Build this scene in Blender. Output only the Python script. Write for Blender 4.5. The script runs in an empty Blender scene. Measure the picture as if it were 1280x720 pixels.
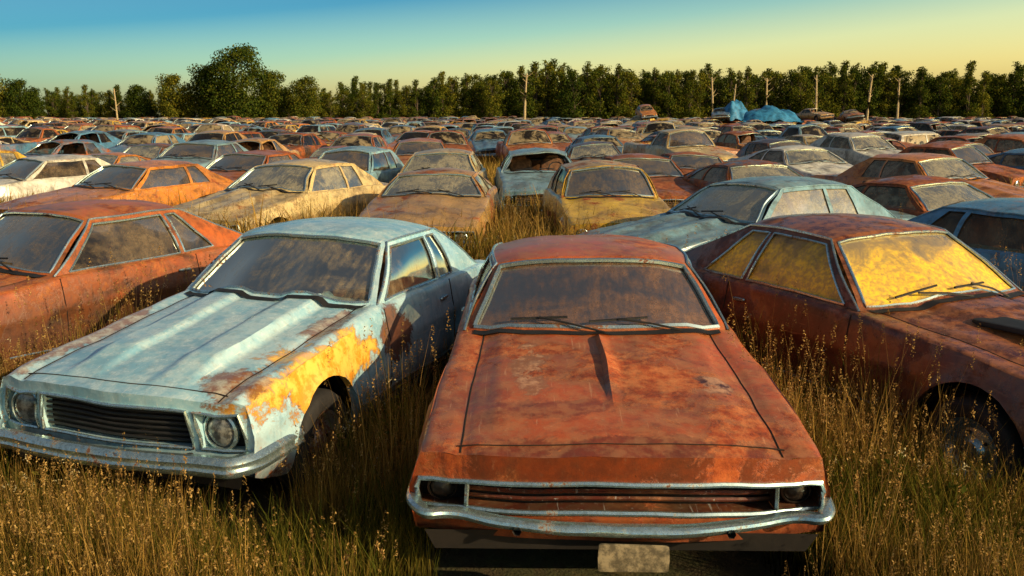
import bpy, math, random
import numpy as np
from mathutils import Vector, Matrix, noise
random.seed(7); rng=np.random.default_rng(7)
sc=bpy.context.scene
R=math.radians
# ------------------------------------------------------------------ node helpers
def nd(nt,typ,ins=None,**props):
    n=nt.nodes.new(typ)
    for k,v in props.items(): setattr(n,k,v)
    if ins:
        for k,v in ins.items():
            if isinstance(v,bpy.types.NodeSocket): nt.links.new(v,n.inputs[k])
            else: n.inputs[k].default_value=v
    return n
def c4(c): return (c[0],c[1],c[2],1.0)
def mixc(nt,f,a,b,blend='MIX'):
    n=nt.nodes.new('ShaderNodeMix'); n.data_type='RGBA'; n.blend_type=blend
    for i,v in ((0,f),(6,a),(7,b)):
        if isinstance(v,bpy.types.NodeSocket): nt.links.new(v,n.inputs[i])
        elif i==0: n.inputs[0].default_value=v
        else: n.inputs[i].default_value=c4(v)
    return n.outputs[2]
def mth(nt,op,a,b=0.0,c=None,clamp=False):
    n=nt.nodes.new('ShaderNodeMath'); n.operation=op; n.use_clamp=clamp
    for i,v in ((0,a),(1,b),(2,c)):
        if v is None: continue
        if isinstance(v,bpy.types.NodeSocket): nt.links.new(v,n.inputs[i])
        else: n.inputs[i].default_value=v
    return n.outputs[0]
def ramp(nt,f,stops,interp='LINEAR'):
    n=nt.nodes.new('ShaderNodeValToRGB'); cr=n.color_ramp; cr.interpolation=interp
    while len(cr.elements)<len(stops): cr.elements.new(0.5)
    for e,(p,c) in zip(cr.elements,stops):
        e.position=p; e.color=c4(c) if hasattr(c,'__len__') else (c,c,c,1)
    nt.links.new(f,n.inputs[0]); return n.outputs[0]
def mrange(nt,v,a,b,c=0.0,d=1.0):
    n=nt.nodes.new('ShaderNodeMapRange'); n.clamp=True; n.interpolation_type='SMOOTHSTEP'
    for i,x in enumerate((v,a,b,c,d)):
        if isinstance(x,bpy.types.NodeSocket): nt.links.new(x,n.inputs[i])
        else: n.inputs[i].default_value=x
    return n.outputs[0]
def noi(nt,vec,scale,detail=6,rough=.6,dist=0.0):
    n=nd(nt,'ShaderNodeTexNoise',{'Vector':vec,'Scale':scale,'Detail':detail,'Roughness':rough,'Distortion':dist})
    return n.outputs[0]
def newmat(name):
    m=bpy.data.materials.new(name); m.use_nodes=True; nt=m.node_tree; nt.nodes.clear()
    out=nt.nodes.new('ShaderNodeOutputMaterial'); return m,nt,out
def objvec(nt,rand=True):
    tc=nd(nt,'ShaderNodeTexCoord'); oi=nd(nt,'ShaderNodeObjectInfo')
    if not rand: return tc.outputs['Object'],oi,tc
    r=mth(nt,'MULTIPLY',oi.outputs['Random'],91.0)
    cb=nd(nt,'ShaderNodeCombineXYZ',{0:r,1:r,2:r})
    va=nd(nt,'ShaderNodeVectorMath',{0:tc.outputs['Object'],1:cb.outputs[0]},operation='ADD')
    return va.outputs[0],oi,tc
RUST=[(0.25,(.030,.011,.006)),(.42,(.15,.032,.009)),(.55,(.38,.090,.016)),(.68,(.56,.19,.032)),(.82,(.68,.33,.08))]
def paint_mat(name,c1=None,c2=None,th=.5,patches=(),rustramp=RUST,rough=(.32,.72),dust=.18,wear=(.5,.5,.48),seed=0,dustc=(.33,.22,.12),grime=.55,lowdark=(.26,.50),streak=.4,halo_=.5,coat=0.0):
    m,nt,out=newmat(name); gen=c1 is None; dt=4 if gen else 9
    v,oi,tc=objvec(nt,gen)
    if seed:
        v=nd(nt,'ShaderNodeVectorMath',{0:v,1:(seed,seed*.7,seed*1.3)},operation='ADD').outputs[0]
    sep=nd(nt,'ShaderNodeSeparateXYZ',{0:tc.outputs['Object']})
    nA=noi(nt,v,1.4,3,.6,.3); nB=noi(nt,v,4.5,dt,.72,.4); nC=noi(nt,v,38,3 if gen else 6,.7); nD=noi(nt,v,11,4 if gen else 8,.68)
    mp=nd(nt,'ShaderNodeMapping',{'Vector':v,'Scale':(22,22,1.6)}).outputs[0]
    nS=noi(nt,mp,1.0,3,.6)
    rr=mth(nt,'ADD',mth(nt,'MULTIPLY',nD,.5),mth(nt,'ADD',mth(nt,'MULTIPLY',nC,.22),mth(nt,'MULTIPLY',nA,.28)))
    rust=ramp(nt,rr,rustramp)
    rust=mixc(nt,mth(nt,'MULTIPLY',mrange(nt,nS,.5,.75),.45),rust,(.05,.018,.01))
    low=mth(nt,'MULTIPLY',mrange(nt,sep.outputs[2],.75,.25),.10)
    mm=mth(nt,'ADD',mth(nt,'ADD',mth(nt,'MULTIPLY',nA,.5),mth(nt,'MULTIPLY',nB,.42)),low)
    mm=mth(nt,'ADD',mm,mth(nt,'MULTIPLY',mth(nt,'SUBTRACT',nC,.5),.12))
    if gen:
        thr=mth(nt,'SUBTRACT',.62,mth(nt,'MULTIPLY',oi.outputs['Alpha'],.28))
        pa=mixc(nt,mrange(nt,nB,.35,.65),mixc(nt,1.0,oi.outputs['Color'],(.72,.70,.66),'MULTIPLY'),oi.outputs['Color'])
        mask=mrange(nt,mm,mth(nt,'SUBTRACT',thr,.015),mth(nt,'ADD',thr,.03)); halo=mrange(nt,mm,mth(nt,'SUBTRACT',thr,.10),thr)
    else:
        pa=mixc(nt,mrange(nt,mth(nt,'ADD',mth(nt,'MULTIPLY',nA,.55),mth(nt,'MULTIPLY',nD,.45)),.38,.60),c1,c2)
        mask=mrange(nt,mm,th-.015,th+.03); halo=mrange(nt,mm,th-.10,th)
    pa=mixc(nt,mth(nt,'MULTIPLY',mrange(nt,nC,.58,.70),.6),pa,wear)
    pa=mixc(nt,mth(nt,'MULTIPLY',halo,halo_),pa,(.30,.12,.045))
    pa=mixc(nt,mth(nt,'MULTIPLY',mrange(nt,nS,.52,.75),streak),pa,(.14,.07,.035))
    if not gen:
        mp2=nd(nt,'ShaderNodeMapping',{'Vector':v,'Scale':(70,3,30),'Rotation':(0,0,.35)}).outputs[0]
        sc_=noi(nt,mp2,1.0,3,.5); pa=mixc(nt,mth(nt,'MULTIPLY',mrange(nt,sc_,.64,.72),.6),pa,wear)
    for (ctr,rad,ca,cb_,k) in patches:
        d=nd(nt,'ShaderNodeVectorMath',{0:tc.outputs['Object'],1:ctr},operation='SUBTRACT').outputs[0]
        d=nd(nt,'ShaderNodeVectorMath',{0:d,1:(1/rad[0],1/rad[1],1/rad[2])},operation='MULTIPLY').outputs[0]
        ln=nd(nt,'ShaderNodeVectorMath',{0:d},operation='LENGTH').outputs['Value']
        dd=mth(nt,'ADD',ln,mth(nt,'ADD',mth(nt,'MULTIPLY',mth(nt,'SUBTRACT',nB,.5),2.6),mth(nt,'MULTIPLY',mth(nt,'SUBTRACT',nC,.5),.5)))
        pm=mrange(nt,dd,1.05,.80)
        pc=mixc(nt,mrange(nt,nD,.42,.6),ca,cb_)
        pc=mixc(nt,mth(nt,'MULTIPLY',mrange(nt,dd,.65,1.0),.8),pc,(.10,.03,.012))
        pa=mixc(nt,mth(nt,'MULTIPLY',pm,k),pa,pc)
    col=mixc(nt,mask,pa,rust)
    gr=noi(nt,v,2.6,dt,.75,.6)
    col=mixc(nt,mth(nt,'MULTIPLY',mrange(nt,gr,.46,.66),grime),col,(.035,.020,.012))
    if not gen:
        pit=noi(nt,v,24,5,.75); col=mixc(nt,mth(nt,'MULTIPLY',mth(nt,'MULTIPLY',mrange(nt,pit,.63,.68),mrange(nt,nB,.48,.56)),.85),col,(.018,.009,.006))
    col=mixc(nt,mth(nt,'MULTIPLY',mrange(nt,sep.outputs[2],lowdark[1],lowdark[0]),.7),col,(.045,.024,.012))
    geo=nd(nt,'ShaderNodeNewGeometry'); gs=nd(nt,'ShaderNodeSeparateXYZ',{0:geo.outputs['Normal']})
    up=mth(nt,'MULTIPLY',mrange(nt,gs.outputs[2],.5,1.0),mth(nt,'MULTIPLY',mrange(nt,nD,.40,.62),dust))
    col=mixc(nt,up,col,dustc)
    rg=mth(nt,'ADD',mth(nt,'MULTIPLY',mask,rough[1]-rough[0]),mth(nt,'ADD',rough[0]-.14,mth(nt,'MULTIPLY',nD,.36)))
    h=mth(nt,'ADD',mth(nt,'MULTIPLY',mask,mth(nt,'MULTIPLY',nC,.9)),mth(nt,'ADD',mth(nt,'MULTIPLY',nB,.8),mth(nt,'MULTIPLY',nC,.35)))
    bp=nd(nt,'ShaderNodeBump',{'Height':h,'Strength':.45,'Distance':.006})
    b=nd(nt,'ShaderNodeBsdfPrincipled',{'Base Color':col,'Roughness':rg,'Normal':bp.outputs[0],'Specular IOR Level':.5,'Coat Weight':mth(nt,'MULTIPLY',mth(nt,'SUBTRACT',1.0,mask),coat),'Coat Roughness':.22})
    nt.links.new(b.outputs[0],out.inputs[0]); return m
def simple_mat(name,c,rough=.6,metal=0,var=.3,scale=12,c2=None):
    m,nt,out=newmat(name); v,oi,tc=objvec(nt)
    n=noi(nt,v,scale,6,.7)
    c2=c2 or tuple(x*(1-var) for x in c)
    col=mixc(nt,mrange(nt,n,.38,.62),c,c2)
    bp=nd(nt,'ShaderNodeBump',{'Height':n,'Strength':.2,'Distance':.01})
    b=nd(nt,'ShaderNodeBsdfPrincipled',{'Base Color':col,'Roughness':rough,'Metallic':metal,'Normal':bp.outputs[0]})
    nt.links.new(b.outputs[0],out.inputs[0]); return m
def chrome_mat(name,c,rustth=.55,rough=.3,metal=.85):
    m,nt,out=newmat(name); v,oi,tc=objvec(nt)
    n=noi(nt,v,5,8,.75,.5); n2=noi(nt,v,60,4,.6)
    mk=mrange(nt,mth(nt,'ADD',mth(nt,'MULTIPLY',n,.75),mth(nt,'MULTIPLY',n2,.25)),rustth-.03,rustth+.06)
    col=mixc(nt,mk,mixc(nt,mrange(nt,n2,.45,.65),c,tuple(x*.65 for x in c)),(.17,.065,.03))
    b=nd(nt,'ShaderNodeBsdfPrincipled',{'Base Color':col,'Roughness':mth(nt,'ADD',mth(nt,'MULTIPLY',mk,.45),mth(nt,'ADD',rough-.12,mth(nt,'MULTIPLY',n2,.25))),'Metallic':mth(nt,'SUBTRACT',metal,mth(nt,'MULTIPLY',mk,metal*.9))})
    nt.links.new(b.outputs[0],out.inputs[0]); return m
def glass_mat(name,dustc=(.30,.20,.12),lo=.2,hi=.8,tint=(.5,.45,.4),scale=2.2,center=.5,dust_refl2=None,refl=.55,zgrad=None):
    m,nt,out=newmat(name); v,oi,tc=objvec(nt)
    n=noi(nt,v,scale,7,.68,.8); n2=noi(nt,v,30,4,.7)
    mp=nd(nt,'ShaderNodeMapping',{'Vector':v,'Scale':(18,6,1.2)}).outputs[0]
    st=noi(nt,mp,1.5,3,.6)
    mk=mth(nt,'ADD',mth(nt,'MULTIPLY',n,.6),mth(nt,'ADD',mth(nt,'MULTIPLY',n2,.15),mth(nt,'MULTIPLY',st,.25)))
    f=mrange(nt,mk,center-.1,center+.1,lo,hi)
    dc=mixc(nt,mrange(nt,n2,.4,.6),dustc,dust_refl2 or tuple(x*.6 for x in dustc))  # dust colours; in g_yellow they carry painted reflections
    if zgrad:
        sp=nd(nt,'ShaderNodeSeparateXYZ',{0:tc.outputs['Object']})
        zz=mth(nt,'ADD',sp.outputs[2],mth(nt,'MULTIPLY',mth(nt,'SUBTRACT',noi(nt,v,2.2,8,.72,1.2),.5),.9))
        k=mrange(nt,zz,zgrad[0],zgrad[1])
        dc=mixc(nt,k,dc,(.36,.26,.12)); f=mth(nt,'MULTIPLY',f,mth(nt,'SUBTRACT',1.0,mth(nt,'MULTIPLY',k,.35)))  # painted yellow reflection gives way to tan with height
    tr=nd(nt,'ShaderNodeBsdfTransparent',{'Color':c4(tint)})
    gl=nd(nt,'ShaderNodeBsdfGlossy',{'Color':(refl,refl*.90,refl*.72,1),'Roughness':.07})
    fr=nd(nt,'ShaderNodeFresnel',{'IOR':1.5})
    m1=nd(nt,'ShaderNodeMixShader',{0:mth(nt,'ADD',fr.outputs[0],.03,clamp=True),1:tr.outputs[0],2:gl.outputs[0]})
    df=nd(nt,'ShaderNodeBsdfPrincipled',{'Base Color':dc,'Roughness':.5,'Specular IOR Level':.3})
    m2=nd(nt,'ShaderNodeMixShader',{0:f,1:m1.outputs[0],2:df.outputs[0]})
    nt.links.new(m2.outputs[0],out.inputs[0]); return m
def farglass(name):
    m,nt,out=newmat(name); v,oi,tc=objvec(nt); n=noi(nt,v,2.4,4,.7,.6)
    col=mixc(nt,mrange(nt,mth(nt,'ADD',n,mth(nt,'MULTIPLY',mth(nt,'SUBTRACT',oi.outputs['Random'],.5),.25)),.44,.66),(.014,.011,.009),(.30,.23,.13))
    b=nd(nt,'ShaderNodeBsdfPrincipled',{'Base Color':col,'Roughness':mrange(nt,n,.4,.6,.10,.55),'Specular IOR Level':.6,'Specular Tint':(.95,.82,.6,1)})
    nt.links.new(b.outputs[0],out.inputs[0]); return m
M={}
M['dark']=simple_mat('dark_underbody',(.018,.013,.010),.9)
M['rubber']=simple_mat('old_rubber',(.025,.022,.02),.8)
M['seat']=simple_mat('torn_vinyl',(.20,.09,.04),.8,0,.6,9)
M['rim']=chrome_mat('rusty_rim',(.30,.27,.24),.47,.5,.7)
M['chrome']=chrome_mat('pitted_chrome',(.52,.68,.70),.56,.28)
M['lens']=simple_mat('headlamp_lens',(.34,.34,.31),.10,.3,.75,25)
M['lensd']=simple_mat('broken_headlamp',(.05,.038,.03),.3,.2,.7,25)
M['red']=simple_mat('tail_lamp',(.30,.02,.015),.3)
M['plate']=simple_mat('old_plate',(.34,.27,.16),.6,0,.7,22)
M['seam']=simple_mat('panel_gap',(.022,.011,.007),.95)
M['black']=simple_mat('flat_black',(.02,.018,.017),.6,0,.5,6)
M['glass']=glass_mat('dusty_glass',(.28,.19,.10),.04,.52,(.5,.46,.38),refl=.75)
M['glass_pale']=glass_mat('pale_glass',(.48,.42,.28),.12,.7,(.5,.48,.42),refl=.8)
M['farglass']=farglass('far_dusty_glass')
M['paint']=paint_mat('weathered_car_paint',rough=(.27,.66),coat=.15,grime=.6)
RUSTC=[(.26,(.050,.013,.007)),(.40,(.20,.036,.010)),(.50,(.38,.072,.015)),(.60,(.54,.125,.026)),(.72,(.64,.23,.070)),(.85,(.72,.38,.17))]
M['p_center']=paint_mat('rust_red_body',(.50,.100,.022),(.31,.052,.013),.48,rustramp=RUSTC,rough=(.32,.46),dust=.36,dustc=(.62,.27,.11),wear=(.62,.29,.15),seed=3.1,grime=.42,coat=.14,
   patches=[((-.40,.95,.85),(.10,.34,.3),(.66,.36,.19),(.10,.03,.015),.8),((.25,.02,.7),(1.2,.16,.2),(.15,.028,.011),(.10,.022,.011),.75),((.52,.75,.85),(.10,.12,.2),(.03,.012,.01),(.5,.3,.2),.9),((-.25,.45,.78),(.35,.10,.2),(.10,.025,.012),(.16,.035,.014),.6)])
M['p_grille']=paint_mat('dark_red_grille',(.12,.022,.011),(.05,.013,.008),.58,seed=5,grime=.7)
M['p_blue']=paint_mat('faded_blue_body',(.25,.50,.64),(.48,.69,.76),.645,rough=(.20,.7),dust=.30,wear=(.78,.84,.82),seed=11.3,dustc=(.68,.77,.76),grime=.13,streak=.22,halo_=.28,coat=.4,  # whitish wear also paints streak highlights into the blue
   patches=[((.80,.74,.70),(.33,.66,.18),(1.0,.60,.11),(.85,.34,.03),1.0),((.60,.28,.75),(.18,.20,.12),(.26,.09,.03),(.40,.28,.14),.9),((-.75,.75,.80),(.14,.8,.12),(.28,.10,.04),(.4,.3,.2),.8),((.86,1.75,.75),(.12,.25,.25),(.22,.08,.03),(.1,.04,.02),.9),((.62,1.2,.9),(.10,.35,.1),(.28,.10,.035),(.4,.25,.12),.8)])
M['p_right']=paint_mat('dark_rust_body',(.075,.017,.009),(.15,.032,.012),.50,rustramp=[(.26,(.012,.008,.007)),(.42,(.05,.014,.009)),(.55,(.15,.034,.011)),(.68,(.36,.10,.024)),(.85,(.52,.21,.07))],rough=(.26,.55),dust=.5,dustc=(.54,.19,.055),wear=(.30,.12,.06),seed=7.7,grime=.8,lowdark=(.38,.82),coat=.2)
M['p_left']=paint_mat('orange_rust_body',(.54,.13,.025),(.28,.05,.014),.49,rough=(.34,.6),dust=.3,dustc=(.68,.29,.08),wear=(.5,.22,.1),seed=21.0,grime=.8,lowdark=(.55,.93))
M['g_center']=glass_mat('brown_dusty_glass',(.30,.155,.085),.08,.62,(.85,.72,.60),1.6,.51,refl=.70)
M['g_yellow']=glass_mat('gold_reflection_painted_glass',(1.0,.64,.05),.35,1.0,(.45,.38,.25),2.6,.45,dust_refl2=(.60,.36,.08),refl=.85,zgrad=(1.10,1.34))  # yellow reflections painted into the glass colour, strongest low on the pane
M['g_blue']=glass_mat('streaked_glass',(.44,.34,.20),.02,.6,(.88,.84,.76),1.8,.57,refl=.85)
# ------------------------------------------------------------------ mesh builder
class MB:
    def __init__(s): s.v=[]; s.f=[]; s.m=[]; s.mats=[]; s.n=0
    def mi(s,k):
        if k not in s.mats: s.mats.append(k)
        return s.mats.index(k)
    def grid(s,P,mat,skip=None,wrap=False):
        P=np.asarray(P,float); n,m=P.shape[:2]; b=s.n; s.v.append(P.reshape(-1,3)); s.n+=n*m; k=s.mi(mat)
        for i in range(n-1):
            for j in range(m if wrap else m-1):
                if skip is not None and skip(i,j): continue
                j2=(j+1)%m
                s.f.append((b+i*m+j,b+i*m+j2,b+(i+1)*m+j2,b+(i+1)*m+j)); s.m.append(k)
    def tube(s,pts,r,mat,n=6,taper=None):
        pts=[Vector(p) for p in pts]; P=[]
        for i,p in enumerate(pts):
            t=(pts[min(i+1,len(pts)-1)]-pts[max(i-1,0)]).normalized()
            a=t.cross(Vector((0,0,1))); 
            if a.length<.05: a=t.cross(Vector((1,0,0)))
            a.normalize(); c=t.cross(a); rr=r if taper is None else r*taper[i]
            P.append([p+a*math.cos(q)*rr+c*math.sin(q)*rr for q in [2*math.pi*k/n for k in range(n)]])
        s.grid(np.array([[list(x) for x in row] for row in P]),mat,wrap=True)
    def lathe(s,prof,c,mat,n=28,axis=0,sgn=1):
        P=[]
        for r,o in prof:
            row=[]
            for k in range(n):
                a=2*math.pi*k/n
                if axis==0: row.append((c[0]+sgn*o,c[1]+r*math.cos(a),c[2]+r*math.sin(a)))
                else: row.append((c[0]+r*math.cos(a),c[1]-o,c[2]+r*math.sin(a)))
            P.append(row)
        s.grid(P,mat,wrap=True)
    def rbox(s,c,size,mat,e=.28,nu=16,nv=10,rx=0.0):
        P=[]
        f=lambda w,e_: math.copysign(abs(w)**e_,w)
        for i in range(nv+1):
            v=-math.pi/2+math.pi*i/nv; row=[]
            for k in range(nu):
                u=2*math.pi*(k+.5)/nu
                x=f(math.cos(v),e)*f(math.cos(u),e)*size[0]/2; y=f(math.cos(v),e)*f(math.sin(u),e)*size[1]/2; z=f(math.sin(v),e)*size[2]/2
                y,z=y*math.cos(rx)-z*math.sin(rx), y*math.sin(rx)+z*math.cos(rx)
                row.append((c[0]+x,c[1]+y,c[2]+z))
            P.append(row)
        s.grid(P,mat,wrap=True)
    def sweep(s,path,prof,mat):
        P=[]
        for i,p in enumerate(path):
            a=path[max(i-1,0)]; b=path[min(i+1,len(path)-1)]
            tx,ty=b[0]-a[0],b[1]-a[1]; l=math.hypot(tx,ty) or 1; nx,ny=ty/l,-tx/l
            P.append([(p[0]+nx*d,p[1]+ny*d,p[2]+z) for d,z in prof])
        s.grid(P,mat)
    def build(s,name,warp=None,angle=38):
        V=np.concatenate(s.v)
        if warp: V=np.array([warp(p) for p in V])
        me=bpy.data.meshes.new(name); me.from_pydata(V.tolist(),[],s.f)
        for k in s.mats: me.materials.append(M[k])
        me.polygons.foreach_set('material_index',s.m)
        me.polygons.foreach_set('use_smooth',[True]*len(s.f))
        me.update()
        me.set_sharp_from_angle(angle=R(angle))
        return me
def smooth_table(pts,L,k=13):
    xs=np.arange(0,L+.011,.02); ys=np.interp(xs,[p[0] for p in pts],[p[1] for p in pts])
    pad=np.concatenate([[ys[0]]*(k//2),ys,[ys[-1]]*(k//2)]); ys=np.convolve(pad,np.ones(k)/k,'valid')
    return lambda s: float(np.interp(s,xs,ys))
def lin(a,b,n): return [a+(b-a)*i/n for i in range(n+1)]
def car_mesh(name,S,step=.06):
    D=dict(L=4.3,wn=.84,w=.88,wt=.80,H=1.32,zn=.70,zc=.93,zm=.93,zt=.88,sA=1.6,RF=2.1,RR=3.1,sC=3.8,wr=.60,f=.82,r=3.4,Ra=.37,bow=.10,crown=.035,
        style='single',paint='paint',glass='glass',gside=None,hood='plain',chrome='chrome',Bp=2.75,Bq=2.75,four=False,pickup=False,wagon=False,dent=.010,seed=1,wipers=True,
        grille=(.35,.82),bumper=True,wheels=True,interior=True,vinyl=None,bz=.45,openhood=False,nowind=False,wtrim=.009)
    D.update(S); S=D; L=S['L']; sA,RF,RR,sC=S['sA'],S['RF'],S['RR'],S['sC']; H=S['H']; PM=S['paint']
    mb=MB(); hi=step<.08
    zs=smooth_table([(0,S['zn']-.03),(.08,S['zn']),(sA,S['zc']),(sC-.4,S['zm']),(sC,S['zt']+.015),(L-.12,S['zt']),(L,S['zt']-.05)],L,9)
    hw=smooth_table([(0,S['wn']),(.7,(S['wn']+S['w'])/2+.015),(1.4,S['w']),(sC-.5,S['w']-.005),(L-.3,S['wt']+.02),(L,S['wt'])],L,15)
    Ra=S['Ra']; wz=.30
    def zb(s):
        z=.24+.10*max(0,1-s/.35)+.10*max(0,1-(L-s)/.5)
        for c in (S['f'],S['r']):
            d=abs(s-c)
            if d<=Ra+1e-6: z=max(z,wz+math.sqrt(max(0,Ra*Ra-d*d)))
        return z
    def sx(s,z):
        h=hw(s); q=(z-.24)/(zs(s)-.24)
        o=-.055*max(0,(.40-q)/.40)**2-.045*max(0,(q-.6)/.4)**1.6+.009*math.exp(-((q-.64)/.05)**2)
        o+=.022*math.exp(-((s-S['r'])/.45)**2)*max(0,q)
        for c in (S['f'],S['r']):
            d=math.hypot(s-c,z-wz); o+=.020*math.exp(-((d-Ra)/.035)**2)
        return h+o
    def fade(s): return S['bow']*max(0,1-s/.5)**2
    def topz(s,x):
        X=sx(s,zs(s)); r=min(1,abs(x)/X); z=zs(s)+S['crown']*(1-r**2.2)
        z-=.012*math.exp(-((r-.80)/.04)**2)
        if s<sA+.1:
            nose=min(1,max(0,(s-.10)/.35))
            if S['hood']=='spear':
                env=max(0,min(1,(s-.45)/.35))*max(0,min(1,(1.42-s)/.12)); wd=.035+.06*max(0,1.42-s)
                t=max(0,1+x/.022) if x<0 else max(0,1-x/wd)
                z+=.036*env*min(1,t)
                z+=.014*nose*max(0,min(1,(.60-abs(x))/.05))
            elif S['hood']=='twin':
                z+=.050*nose*max(0,min(1,(.42-abs(x))/.05))-.028*nose*max(0,min(1,(.20-abs(x))/.05))
                z+=.014*math.exp(-((r-.93)/.05)**2)
            elif S['hood']=='bulge':
                z+=.035*nose*max(0,min(1,(.36-abs(x))/.10))
            else: z+=.010*nose*max(0,min(1,(.5-abs(x))/.05))
        return z
    st=set(np.round(np.arange(0,L,step),4).tolist()+[L,.0,.015,.03,.05,.08,.12])
    for c in (S['f'],S['r']):
        st=set(x for x in st if abs(x-c)>Ra+.012)
        k=9 if hi else 6
        for i in range(-k,k+1): st.add(round(c+Ra*math.sin(math.pi/2*i/k),4))
        st.add(round(c+Ra+.004,4)); st.add(round(c-Ra-.004,4))
    st=sorted(st)
    qs=[0,.08,.2,.35,.5,.58,.62,.66,.72,.82,.92,.97]
    K=36 if hi else 12
    for sg in (-1,1):
        P=[]
        for s in st:
            row=[]; b=zb(s); Z=zs(s); f=fade(s)
            row.append((sg*(sx(s,b)-.05),s+f,b+.005)); 
            for q in qs:
                z=b+(Z-b)*q; row.append((sg*sx(s,z),s+f*1.0,z))
            X=sx(s,Z)
            row.append((sg*(X-.004),s+f,Z-.008)); row.append((sg*(X-.014),s+f,Z-.001))
            for k in range(1,K+1):
                x=(X-.014)*(1-k/K); r=x/X
                row.append((sg*x,s+S['bow']*r*r*max(0,1-s/.5)**2,topz(s,sg*x)))
            P.append(row)
        n0=len(qs)+3; xc=.86
        def skip(i,j):
            s=(st[i]+st[i+1])/2
            if j<n0: return False
            r=1-(j-n0+.5)/K
            if r>xc: return False
            if sA+.10<s<sC-.12: return True
            if S['pickup'] and sC+.12<s<L-.08: return True
            if S['openhood'] and .14<s<sA-.14 and r<.78: return True
            return False
        mb.grid(P,PM,skip)
    P=[]
    for zq in lin(0,1,5):
        row=[]
        for u in lin(-1,1,12):
            z=zb(L)+(topz(L,u*sx(L,zs(L)))-zb(L))*zq; row.append((u*sx(L,min(z,zs(L))),L+.03*math.sin(math.pi*zq),z))
        P.append(row)
    mb.grid(P,PM)
    for sg in (-1,1): mb.rbox((sg*(S['wt']-.22),L+.03,zs(L)-.12),(.34,.05,.11),'red',.2,12,6)
    if S['openhood']:
        hl=sA-.25; a=R(S.get('ha',20))
        mb.grid([[(x*(.70-.06*t),sA-.12-hl*t*math.cos(a),zs(sA)+.03+hl*t*math.sin(a)+.03*(1-x*x)) for x in lin(-1,1,8)] for t in lin(0,1,6)],PM)
        mb.grid([[(x*(.70-.06*t),sA-.10-hl*t*math.cos(a),zs(sA)+.015+hl*t*math.sin(a)+.0*(1-x*x)) for x in lin(-1,1,2)] for t in lin(0,1,2)],'dark')
        mb.rbox((0,.85,.58),(.5,.6,.30),'rim',.5)
    cen=Vector((0,(sA+sC)/2,.7))
    def patch(pos,ub,vb,kind,sub=4,glass='glass',frame=PM,inset=.014,trim=None,tr_=None):
        for i in range(len(ub)-1):
            for j in range(len(vb)-1):
                kd=kind(i,j)
                us=lin(ub[i],ub[i+1],sub if abs(ub[i+1]-ub[i])>.12 else 2); vs=lin(vb[j],vb[j+1],sub if vb[j+1]-vb[j]>.2 else 2)
                G=np.array([[pos(u,v) for v in vs] for u in us])
                if kd=='p': mb.grid(G,frame)
                elif kd in('g','o'):
                    e=1e-3
                    Nn=[]
                    for u in us:
                        row=[]
                        for v in vs:
                            a=Vector(pos(u+e,v))-Vector(pos(u-e,v)); b=Vector(pos(u,min(v+e,1)))-Vector(pos(u,max(v-e,0)))
                            n=a.cross(b).normalized()
                            if n.dot(Vector(pos(u,v))-cen)<0: n=-n
                            row.append(list(n))
                        Nn.append(row)
                    I=G-np.array(Nn)*inset
                    if kd=='g': mb.grid(I,glass)
                    for A,B in ((G[0],I[0]),(G[-1],I[-1]),(G[:,0],I[:,0]),(G[:,-1],I[:,-1])): mb.grid(np.array([A,B]),'rubber')
                    if trim:
                        loop=[list(x) for x in G[:,0]]+[list(x) for x in G[-1,1:]]+[list(x) for x in G[::-1,-1][1:]]+[list(x) for x in G[0,::-1][1:]]
                        mb.tube(loop,(tr_ or .009) if hi else .012,trim,5)
    mid=(RF+RR)/2; half=(RR-RF)/2
    def rx_(s): q=(s-mid)/half; return S['wr']*(1-.05*q*q-(.02 if q>0 else 0)*q)
    def rz_(s): q=(s-mid)/half; return H-.065-.022*q*q
    def xb(s): return sx(s,zs(s))-.04
    rc=.062
    gs=S['gside'] or S['glass']
    if S['wagon'] or S['pickup']: Ps=[sA,sA+.10,S['Bp'],S['Bp']+.07,sC-.25,sC]
    else: Ps=[sA,sA+.11,S['Bp'],S['Bp']+.05,sC-.62,sC]
    Qs=[RF,RF+.05,S['Bq'],S['Bq']+.05,(RR-.12) if not(S['wagon'] or S['pickup']) else RR-.10,RR]
    if S['pickup']: Ps=[sA,sA+.10,sC-.18,sC]; Qs=[RF,RF+.05,RR-.14,RR]
    idx=list(range(len(Ps)))
    kinds={5:['p','g','p','g','p'],3:['p','g','p']}[len(Ps)-1]
    for sg in (-1,1):
        def pos(u,v,sg=sg):
            a=float(np.interp(u,idx,Ps)); b=float(np.interp(u,idx,Qs))
            return (sg*(xb(a)*(1-v)+rx_(b)*v+.022*math.sin(math.pi*v)),a*(1-v)+b*v,(zs(a)-.004)*(1-v)+rz_(b)*v)
        kk=list(kinds)
        if S['nowind'] and sg>0: kk[1]='o'
        patch(pos,idx,[0,.05,.90,1],lambda i,j: kk[i] if j==1 else 'p',6,gs,trim='chrome' if hi else None)
    xa=xb(sA)-.005; bw=.14
    def wpos(u,v):
        s0=sA-bw*(1-u*u)+.0; p0=(u*xa,s0,topz(min(s0,L),u*xa)-.006)
        s1=RF-.05*(1-u*u); p1=(u*rx_(RF),s1,rz_(RF)+rc*(1-abs(u)**2.4))
        bl=.012*math.sin(math.pi*v)
        return tuple(p0[k]*(1-v)+p1[k]*v+(0,-bl,bl)[k] for k in range(3))
    patch(wpos,[-1,-.94,.94,1],[0,.06,.93,1],lambda i,j:('o' if S['nowind'] else 'g') if (i==1 and j==1) else 'p',14 if hi else 8,S['glass'],trim=S['chrome'],tr_=S['wtrim'])
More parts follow.
